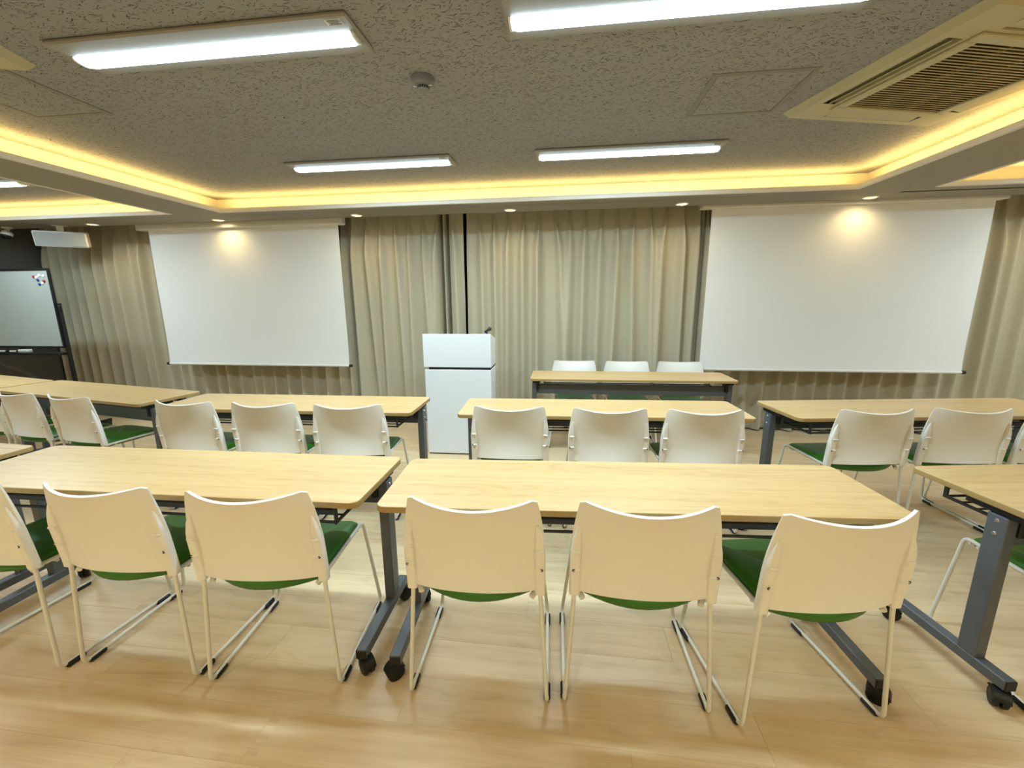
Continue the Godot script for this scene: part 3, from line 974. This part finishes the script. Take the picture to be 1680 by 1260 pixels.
func chairs() -> void:
	var list := [
		["white chair with green seat, leftmost of three at the near centre table", -0.295, -1.424, 0.036],
		["white chair with green seat, middle of three at the near centre table", 0.262, -1.451, 0.025],
		["white chair with green seat turned aside, rightmost of three at the near centre table", 0.813, -1.462, 0.178],
		["white chair cut by the left edge at the near left table", -2.169, -1.365, -0.073],
		["white chair with green seat, middle of three at the near left table", -1.625, -1.380, 0.001],
		["white chair with green seat, right end of the near left table", -1.076, -1.392, 0.100],
		["chair cut by the right edge behind the grey table post", 1.866, -1.572, -0.02],
		["white chair, leftmost of three at the far centre table near the lectern", -0.332, -2.606, 0.041],
		["white chair, middle of three at the far centre table", 0.257, -2.617, 0.047],
		["white chair, rightmost of three at the far centre table", 0.795, -2.640, 0.055],
		["white chair, leftmost of three at the far table left of the lectern", -2.432, -2.538, -0.03],
		["white chair, middle of three at the far table left of the lectern", -1.891, -2.546, 0.045],
		["white chair, rightmost of three at the far table left of the lectern", -1.345, -2.556, 0.105],
		["white chair with long green seat showing, right end of the turned far-left table", -3.361, -2.607, -0.167],
		["white chair, middle of the three at the turned far-left table", -3.884, -2.671, -0.187],
		["white chair cut by the left edge at the turned far-left table", -4.402, -2.768, -0.187],
		["white chair, leftmost of those at the far table below the right screen", 1.739, -2.740, 0.128],
		["white chair, second at the far table below the right screen", 2.297, -2.815, 0.065],
		["white chair cut by the right edge at the far table", 2.822, -2.866, 0.10],
		["white chair behind the head table, nearest the lectern", 0.105, -4.105, PI + 0.02],
		["white chair behind the head table, middle of three", 0.630, -4.100, PI],
		["white chair behind the head table, nearest the right screen", 1.153, -4.112, PI - 0.01],
	]
	var proto := make_chair()
	for i in list.size():
		var d: Array = list[i]
		if i == 0:
			proto.position = Vector3(d[1], 0, d[2]); proto.rotation.y = d[3]
			proto.set_meta("label", d[0])
		else:
			copy_of(proto, "stacking_chair", d[0], Vector3(d[1], 0, d[2]), d[3])

# ---------------------------------------------------------------- lectern
func lectern() -> void:
	var x0 := -1.264
	var x1 := -0.650
	var zf := -3.600
	var zb := -3.880
	var cx := (x0 + x1) * 0.5
	var cz := (zf + zb) * 0.5
	var t := thing("lectern", "white box lectern with dark gap below its head", "lectern", Vector3(cx, 0, cz), 0.02)
	var hw := (x1 - x0) * 0.5
	var hd := (zf - zb) * 0.5
	obj("plinth", mb().span(Vector3(-hw + 0.012, 0, -hd + 0.012), Vector3(hw - 0.012, 0.014, hd - 0.012)), M["black_plastic"], t)
	obj("body", mb().span(Vector3(-hw + 0.006, 0.012, -hd), Vector3(hw, 0.806, hd), 0.003), M["lectern_white"], t)
	obj("recess", mb().span(Vector3(-hw + 0.045, 0.8055, -hd + 0.01), Vector3(hw - 0.006, 0.832, hd - 0.004)), M["black_plastic"], t)
	# head: an upright front and a desk that slopes down to the speaker
	var y0 := 0.829
	var yf := 1.126
	var yb := 1.066
	var h := mb()
	var sec := [Vector2(hd, y0), Vector2(hd, yf - 0.004), Vector2(hd - 0.004, yf), Vector2(-hd, yb), Vector2(-hd, y0)]
	for i in sec.size():
		var p: Vector2 = sec[i]
		var q: Vector2 = sec[(i + 1) % sec.size()]
		var e := (q - p).normalized()
		var nn := Vector3(0, -e.x, e.y)
		if nn.dot(Vector3(0, (p.y + q.y) * 0.5 - 0.96, (p.x + q.x) * 0.5)) < 0.0: nn = -nn
		h.quad(Vector3(-hw, p.y, p.x), Vector3(hw, p.y, p.x), Vector3(hw, q.y, q.x), Vector3(-hw, q.y, q.x), nn)
	for s in [-1.0, 1.0]:
		for i in range(1, sec.size() - 1):
			h.flat(Vector3(s * hw, sec[0].y, sec[0].x), Vector3(s * hw, sec[i].y, sec[i].x), Vector3(s * hw, sec[i + 1].y, sec[i + 1].x), Vector3(s, 0, 0))
	obj("head", h, M["lectern_white"], t)
	# microphone in its clip
	var m := thing("microphone", "small black microphone on the right end of the lectern top", "microphone", Vector3(-0.697, 1.105, -3.69))
	obj("stand", mb().tube(PackedVector3Array([Vector3(0, 0.0, 0), Vector3(0, 0.035, 0)]), 0.0075, 12), M["black_plastic"], m)
	obj("clip", mb().box(Vector3(0, 0.037, 0), Vector3(0.018, 0.014, 0.018), 0.004), M["black_plastic"], m)
	var dir := Vector3(0.80, 0.52, -0.25).normalized()
	var p0 := Vector3(0, 0.042, 0) - dir * 0.022
	obj("body", mb().tube(PackedVector3Array([p0, p0 + dir * 0.012, p0 + dir * 0.042]), 0.012, 14), M["black_plastic"], m)
	var bs := Basis(dir.cross(Vector3.UP).normalized(), dir, dir.cross(Vector3.UP).normalized().cross(dir))
	obj("grille", mb().lathe(PackedVector2Array([Vector2(0.012, 0.0), Vector2(0.0175, 0.008), Vector2(0.018, 0.018), Vector2(0.014, 0.028), Vector2(0.006, 0.033), Vector2(0.0, 0.034)]), 16, Transform3D(bs, p0 + dir * 0.040)), M["steel_dark"], m)

# ---------------------------------------------------------------- whiteboard
func whiteboard() -> void:
	var xr := -5.285
	var w := 1.26
	var z := -3.80
	var t := thing("whiteboard", "black-framed rolling whiteboard at the left edge", "whiteboard", Vector3(xr - w * 0.5, 0, z), 0.0)
	var h := w * 0.5
	var y0 := 0.952
	var y1 := 1.775
	var f := mb()
	f.span(Vector3(-h, y1 - 0.022, -0.012), Vector3(h, y1, 0.014), 0.003)
	f.span(Vector3(-h, y0, -0.012), Vector3(h, y0 + 0.018, 0.014), 0.003)
	f.span(Vector3(-h, y0 + 0.018, -0.012), Vector3(-h + 0.018, y1 - 0.022, 0.014), 0.003)
	f.span(Vector3(h - 0.018, y0 + 0.018, -0.012), Vector3(h, y1 - 0.022, 0.014), 0.003)
	obj("frame", f, M["black_plastic"], t)
	obj("board", mb().span(Vector3(-h + 0.016, y0 + 0.016, -0.008), Vector3(h - 0.016, y1 - 0.02, 0.006)), M["board_white"], t)
	for s in [-1.0, 1.0]:
		obj("post", mb().span(Vector3(s * (h + 0.016) - 0.015, 0.09, -0.026), Vector3(s * (h + 0.016) + 0.015, 1.42, 0.004), 0.003), M["black_plastic"], t)
		obj("turning_knob", mb().box(Vector3(s * (h + 0.028), 1.37, 0.0), Vector3(0.03, 0.05, 0.03), 0.006), M["black_plastic"], t)
		obj("foot", mb().span(Vector3(s * (h + 0.016) - 0.018, 0.06, -0.28), Vector3(s * (h + 0.016) + 0.018, 0.095, 0.28), 0.004), M["black_plastic"], t)
		for sz in [-1.0, 1.0]:
			caster(t, Vector3(s * (h + 0.016), -0.012 + 0.012, sz * 0.25), 0.3, false)
	obj("tray", mb().span(Vector3(-h, 0.876, -0.02), Vector3(h, 0.906, 0.075), 0.004), M["black_plastic"], t)
	obj("tray_bracket", mb().span(Vector3(0.05, 0.900, -0.015), Vector3(0.10, 0.955, 0.01), 0.006), M["black_plastic"], t)
	# magnets, from their places in the board's plane
	var zz := z + 0.006
	var mags := [[-5.475, 1.691, "red"], [-5.432, 1.657, "blue"], [-5.360, 1.644, "red"], [-5.422, 1.614, "blue"], [-5.409, 1.702, "white"], [-5.358, 1.699, "white"], [-5.384, 1.626, "white"], [-5.446, 1.682, "white"]]
	var words := ["red magnet at the upper left of the whiteboard cluster", "blue magnet in the middle of the whiteboard cluster", "red magnet nearest the right frame of the whiteboard", "lowest blue magnet in the whiteboard cluster", "white magnet at the top of the whiteboard cluster", "white magnet nearest the whiteboard's top right corner", "white magnet low beside the lower blue one", "white magnet between the red and blue ones"]
	for i in mags.size():
		var o := obj("magnet", mb().lathe(PackedVector2Array([Vector2(0.0, 0.009), Vector2(0.011, 0.0085), Vector2(0.014, 0.006), Vector2(0.015, 0.0)]), 16, Transform3D(Basis(Vector3.RIGHT, PI / 2), Vector3.ZERO)), M["magnet_" + str(mags[i][2])], null, Vector3(mags[i][0], mags[i][1], zz))
		tag(o, words[i], "magnet", "magnets on the whiteboard")
	var er := thing("board_eraser", "pale board eraser lying on the whiteboard tray", "eraser", Vector3(-5.745, 0.9065, z + 0.040))
	obj("grip", mb().box(Vector3(0, 0.022, 0), Vector3(0.13, 0.016, 0.045), 0.006), M["white_metal"], er)
	obj("felt", mb().box(Vector3(0, 0.007, 0), Vector3(0.126, 0.014, 0.043), 0.001), M["speaker_grille"], er)
	for i in 2:
		var mk := thing("marker_pen", ["white marker pen on the tray beside the eraser", "white marker pen farther left on the whiteboard tray"][i], "marker", Vector3(-5.885 - 0.14 * i, 0.9065, z + 0.040), 0.05 * i, "markers on the whiteboard tray")
		obj("barrel", mb().tube(PackedVector3Array([Vector3(-0.055, 0.009, 0), Vector3(0.03, 0.009, 0)]), 0.0088, 12), M["magnet_white"], mk)
		obj("cap", mb().tube(PackedVector3Array([Vector3(0.031, 0.009, 0), Vector3(0.062, 0.009, 0)]), 0.0088, 12), M["black_plastic"], mk)

# ---------------------------------------------------------------- fittings
func air_conditioner(at: Vector3, turn: float, label: String) -> void:
	var t := thing("air_conditioner", label, "air conditioner", at, turn, "ceiling cassette air conditioners")
	var h := 0.475
	var b := 0.030
	# outer panel: a square frame, its rim sloping up to the ceiling, with four outlet slots left open
	var p := mb()
	var slot0 := 0.345
	var slot1 := 0.415
	var sl := 0.275
	var y := -0.030
	# rim
	for k in 4:
		var tr := Transform3D(Basis(Vector3.UP, PI * 0.5 * k), Vector3.ZERO)
		p.quad(tr * Vector3(-h, 0, h), tr * Vector3(h, 0, h), tr * Vector3(h - 0.02, y, h - 0.02), tr * Vector3(-h + 0.02, y, h - 0.02), tr.basis * Vector3(0, -0.55, 0.83))
		# face between rim and slot, slot ends, face inside
		p.quad(tr * Vector3(-h + 0.02, y, h - 0.02), tr * Vector3(h - 0.02, y, h - 0.02), tr * Vector3(slot1, y, slot1), tr * Vector3(-slot1, y, slot1), Vector3.DOWN)
		p.quad(tr * Vector3(sl, y, slot1), tr * Vector3(slot1, y, slot1), tr * Vector3(slot0, y, slot0), tr * Vector3(sl, y, slot0), Vector3.DOWN)
		p.quad(tr * Vector3(-sl, y, slot1), tr * Vector3(-slot1, y, slot1), tr * Vector3(-slot0, y, slot0), tr * Vector3(-sl, y, slot0), Vector3.DOWN)
		# slot walls
		p.quad(tr * Vector3(-sl, y, slot1), tr * Vector3(sl, y, slot1), tr * Vector3(sl, 0.13, slot1), tr * Vector3(-sl, 0.13, slot1), tr.basis * Vector3(0, 0, -1))
		p.quad(tr * Vector3(-sl, y, slot0), tr * Vector3(sl, y, slot0), tr * Vector3(sl, 0.13, slot0), tr * Vector3(-sl, 0.13, slot0), tr.basis * Vector3(0, 0, 1))
	p.quad(Vector3(-slot0, y, slot0), Vector3(slot0, y, slot0), Vector3(slot0, y, 0.315), Vector3(-slot0, y, 0.315), Vector3.DOWN)
	p.quad(Vector3(-slot0, y, -slot0), Vector3(slot0, y, -slot0), Vector3(slot0, y, -0.315), Vector3(-slot0, y, -0.315), Vector3.DOWN)
	p.quad(Vector3(-slot0, y, -0.315), Vector3(-0.315, y, -0.315), Vector3(-0.315, y, 0.315), Vector3(-slot0, y, 0.315), Vector3.DOWN)
	p.quad(Vector3(slot0, y, -0.315), Vector3(0.315, y, -0.315), Vector3(0.315, y, 0.315), Vector3(slot0, y, 0.315), Vector3.DOWN)
	obj("panel", p, M["ac_panel"], t)
	# metal cabinet above the ceiling: four outlet channels round the intake box
	var cab := mb()
	var top := 0.30
	cab.span(Vector3(-0.42, top, -0.42), Vector3(0.42, top + 0.005, 0.42))
	for k in 4:
		var tr := Transform3D(Basis(Vector3.UP, PI * 0.5 * k), Vector3.ZERO)
		cab.box(Vector3(0, top * 0.5, 0.4185), Vector3(0.842, top, 0.003), 0.0, tr)
		cab.box(Vector3(0, (top - 0.028) * 0.5, 0.336), Vector3(0.675, top + 0.028, 0.004), 0.0, tr)
		# flaps: the one on the left side stands ajar, the others lie almost shut
		var ang: float = [0.12, 0.10, 0.12, 0.95][k]
		var ft := tr * Transform3D(Basis(Vector3.RIGHT, ang), Vector3(0, y + 0.004, (slot0 + slot1) * 0.5))
		obj("louvre_flap", mb().box(Vector3.ZERO, Vector3(sl * 2 - 0.012, 0.004, 0.022 if k == 3 else 0.062), 0.0015, ft), M["ac_vane"], t)
	obj("cabinet", cab, M["ac_metal"], t)
	# raised intake grille
	var gf := mb()
	gf.span(Vector3(-0.325, y - 0.012, 0.278), Vector3(0.325, y + 0.002, 0.325), 0.004)
	gf.span(Vector3(-0.325, y - 0.012, -0.325), Vector3(0.325, y + 0.002, -0.278), 0.004)
	gf.span(Vector3(-0.325, y - 0.012, -0.278), Vector3(-0.278, y + 0.002, 0.278), 0.004)
	gf.span(Vector3(0.278, y - 0.012, -0.278), Vector3(0.325, y + 0.002, 0.278), 0.004)
	var gr := obj("intake_grille", gf, M["ac_panel"], t)
	obj("filter", mb().span(Vector3(-0.332, 0.150, -0.332), Vector3(0.332, 0.156, 0.332)), M["ac_filter"], t)
	var n := 28
	var sm := mb().box(Vector3.ZERO, Vector3(0.556, 0.003, 0.0125), 0.001, Transform3D(Basis(Vector3.RIGHT, 0.30), Vector3.ZERO)).mesh()
	for i in n:
		obj("slat", sm, M["ac_slat"], gr, Vector3(0, y - 0.002, -0.268 + 0.536 * i / (n - 1)))
	for xx in [-0.09, 0.09]:
		obj("rib", mb().span(Vector3(xx - 0.0015, y - 0.002, -0.278), Vector3(xx + 0.0015, y + 0.012, 0.278)), M["ac_slat"], gr)

func small_fittings() -> void:
	air_conditioner(AC_AT[1] + Vector3(0, CEIL, 0), AC_TURN, "cream ceiling cassette air conditioner with slatted grille at upper right")
	air_conditioner(AC_AT[0] + Vector3(0, CEIL, 0), AC_TURN, "ceiling cassette air conditioner at the upper left edge, one corner in view")
	# smoke detector
	var s := thing("smoke_detector", "round grey smoke detector in the middle of the ceiling", "smoke detector", Vector3(-0.668, CEIL, -2.085))
	obj("base", mb().lathe(PackedVector2Array([Vector2(0.050, 0.0), Vector2(0.052, -0.004), Vector2(0.052, -0.016), Vector2(0.0, -0.016)]), 32), M["detector"], s)
	obj("body", mb().lathe(PackedVector2Array([Vector2(0.047, -0.016), Vector2(0.046, -0.026), Vector2(0.040, -0.034), Vector2(0.029, -0.037)]), 32), M["detector"], s)
	obj("vent_core", mb().lathe(PackedVector2Array([Vector2(0.024, -0.035), Vector2(0.024, -0.049)]), 24), M["black_plastic"], s)
	for i in 16:
		var a := TAU * i / 16.0
		obj("vent_bar", mb().box(Vector3(0.0265, -0.043, 0), Vector3(0.003, 0.014, 0.0045), 0.001, Transform3D(Basis(Vector3.UP, a), Vector3.ZERO)), M["detector"], s)
	obj("cap", mb().lathe(PackedVector2Array([Vector2(0.029, -0.049), Vector2(0.028, -0.054), Vector2(0.022, -0.057), Vector2(0.0, -0.058)]), 28), M["detector"], s)
	for sx in [-1.0, 1.0]:
		obj("indicator_window", mb().box(Vector3(sx * 0.036, -0.038, 0.012), Vector3(0.016, 0.003, 0.006), 0.001), M["magnet_white"], s)
	# wall speaker hung from the soffit
	var sp := thing("wall_speaker", "pale flat loudspeaker hung under the soffit above the whiteboard", "speaker", Vector3(-5.600, 2.118, -4.20), 0.62)
	var tilt := Transform3D(Basis(Vector3.RIGHT, 0.16), Vector3.ZERO)
	obj("cabinet", mb().box(Vector3(0, 0, -0.05), Vector3(0.44, 0.165, 0.10), 0.010, tilt), M["white_metal"], sp)
	obj("grille", mb().box(Vector3(0, 0, 0.001), Vector3(0.415, 0.142, 0.006), 0.003, tilt), M["speaker_grille"], sp)
	obj("bracket", mb().span(Vector3(-0.03, 0.06, -0.065), Vector3(0.03, SOFFIT - 2.118, -0.035), 0.003), M["white_metal"], sp)
	obj("bracket_plate", mb().span(Vector3(-0.06, SOFFIT - 2.118 - 0.005, -0.09), Vector3(0.06, SOFFIT - 2.118, -0.01), 0.001), M["white_metal"], sp)
	# security camera
	var c := thing("security_camera", "small white security camera with dark lens at the far left soffit", "camera", Vector3(-6.30, SOFFIT, -4.22))
	obj("mount", mb().lathe(PackedVector2Array([Vector2(0.045, 0.0), Vector2(0.045, -0.012), Vector2(0.020, -0.022), Vector2(0.014, -0.045), Vector2(0.0, -0.045)]), 24), M["white_metal"], c)
	obj("head", mb().lathe(PackedVector2Array([Vector2(0.0, 0.0), Vector2(0.030, -0.002), Vector2(0.046, -0.016), Vector2(0.050, -0.040), Vector2(0.046, -0.060)]), 24, Transform3D(Basis(Vector3.RIGHT, -0.35), Vector3(0, -0.040, 0))), M["white_metal"], c)
	obj("lens", mb().lathe(PackedVector2Array([Vector2(0.046, -0.058), Vector2(0.040, -0.078), Vector2(0.022, -0.090), Vector2(0.0, -0.094)]), 24, Transform3D(Basis(Vector3.RIGHT, -0.35), Vector3(0, -0.040, 0))), M["black_plastic"], c)
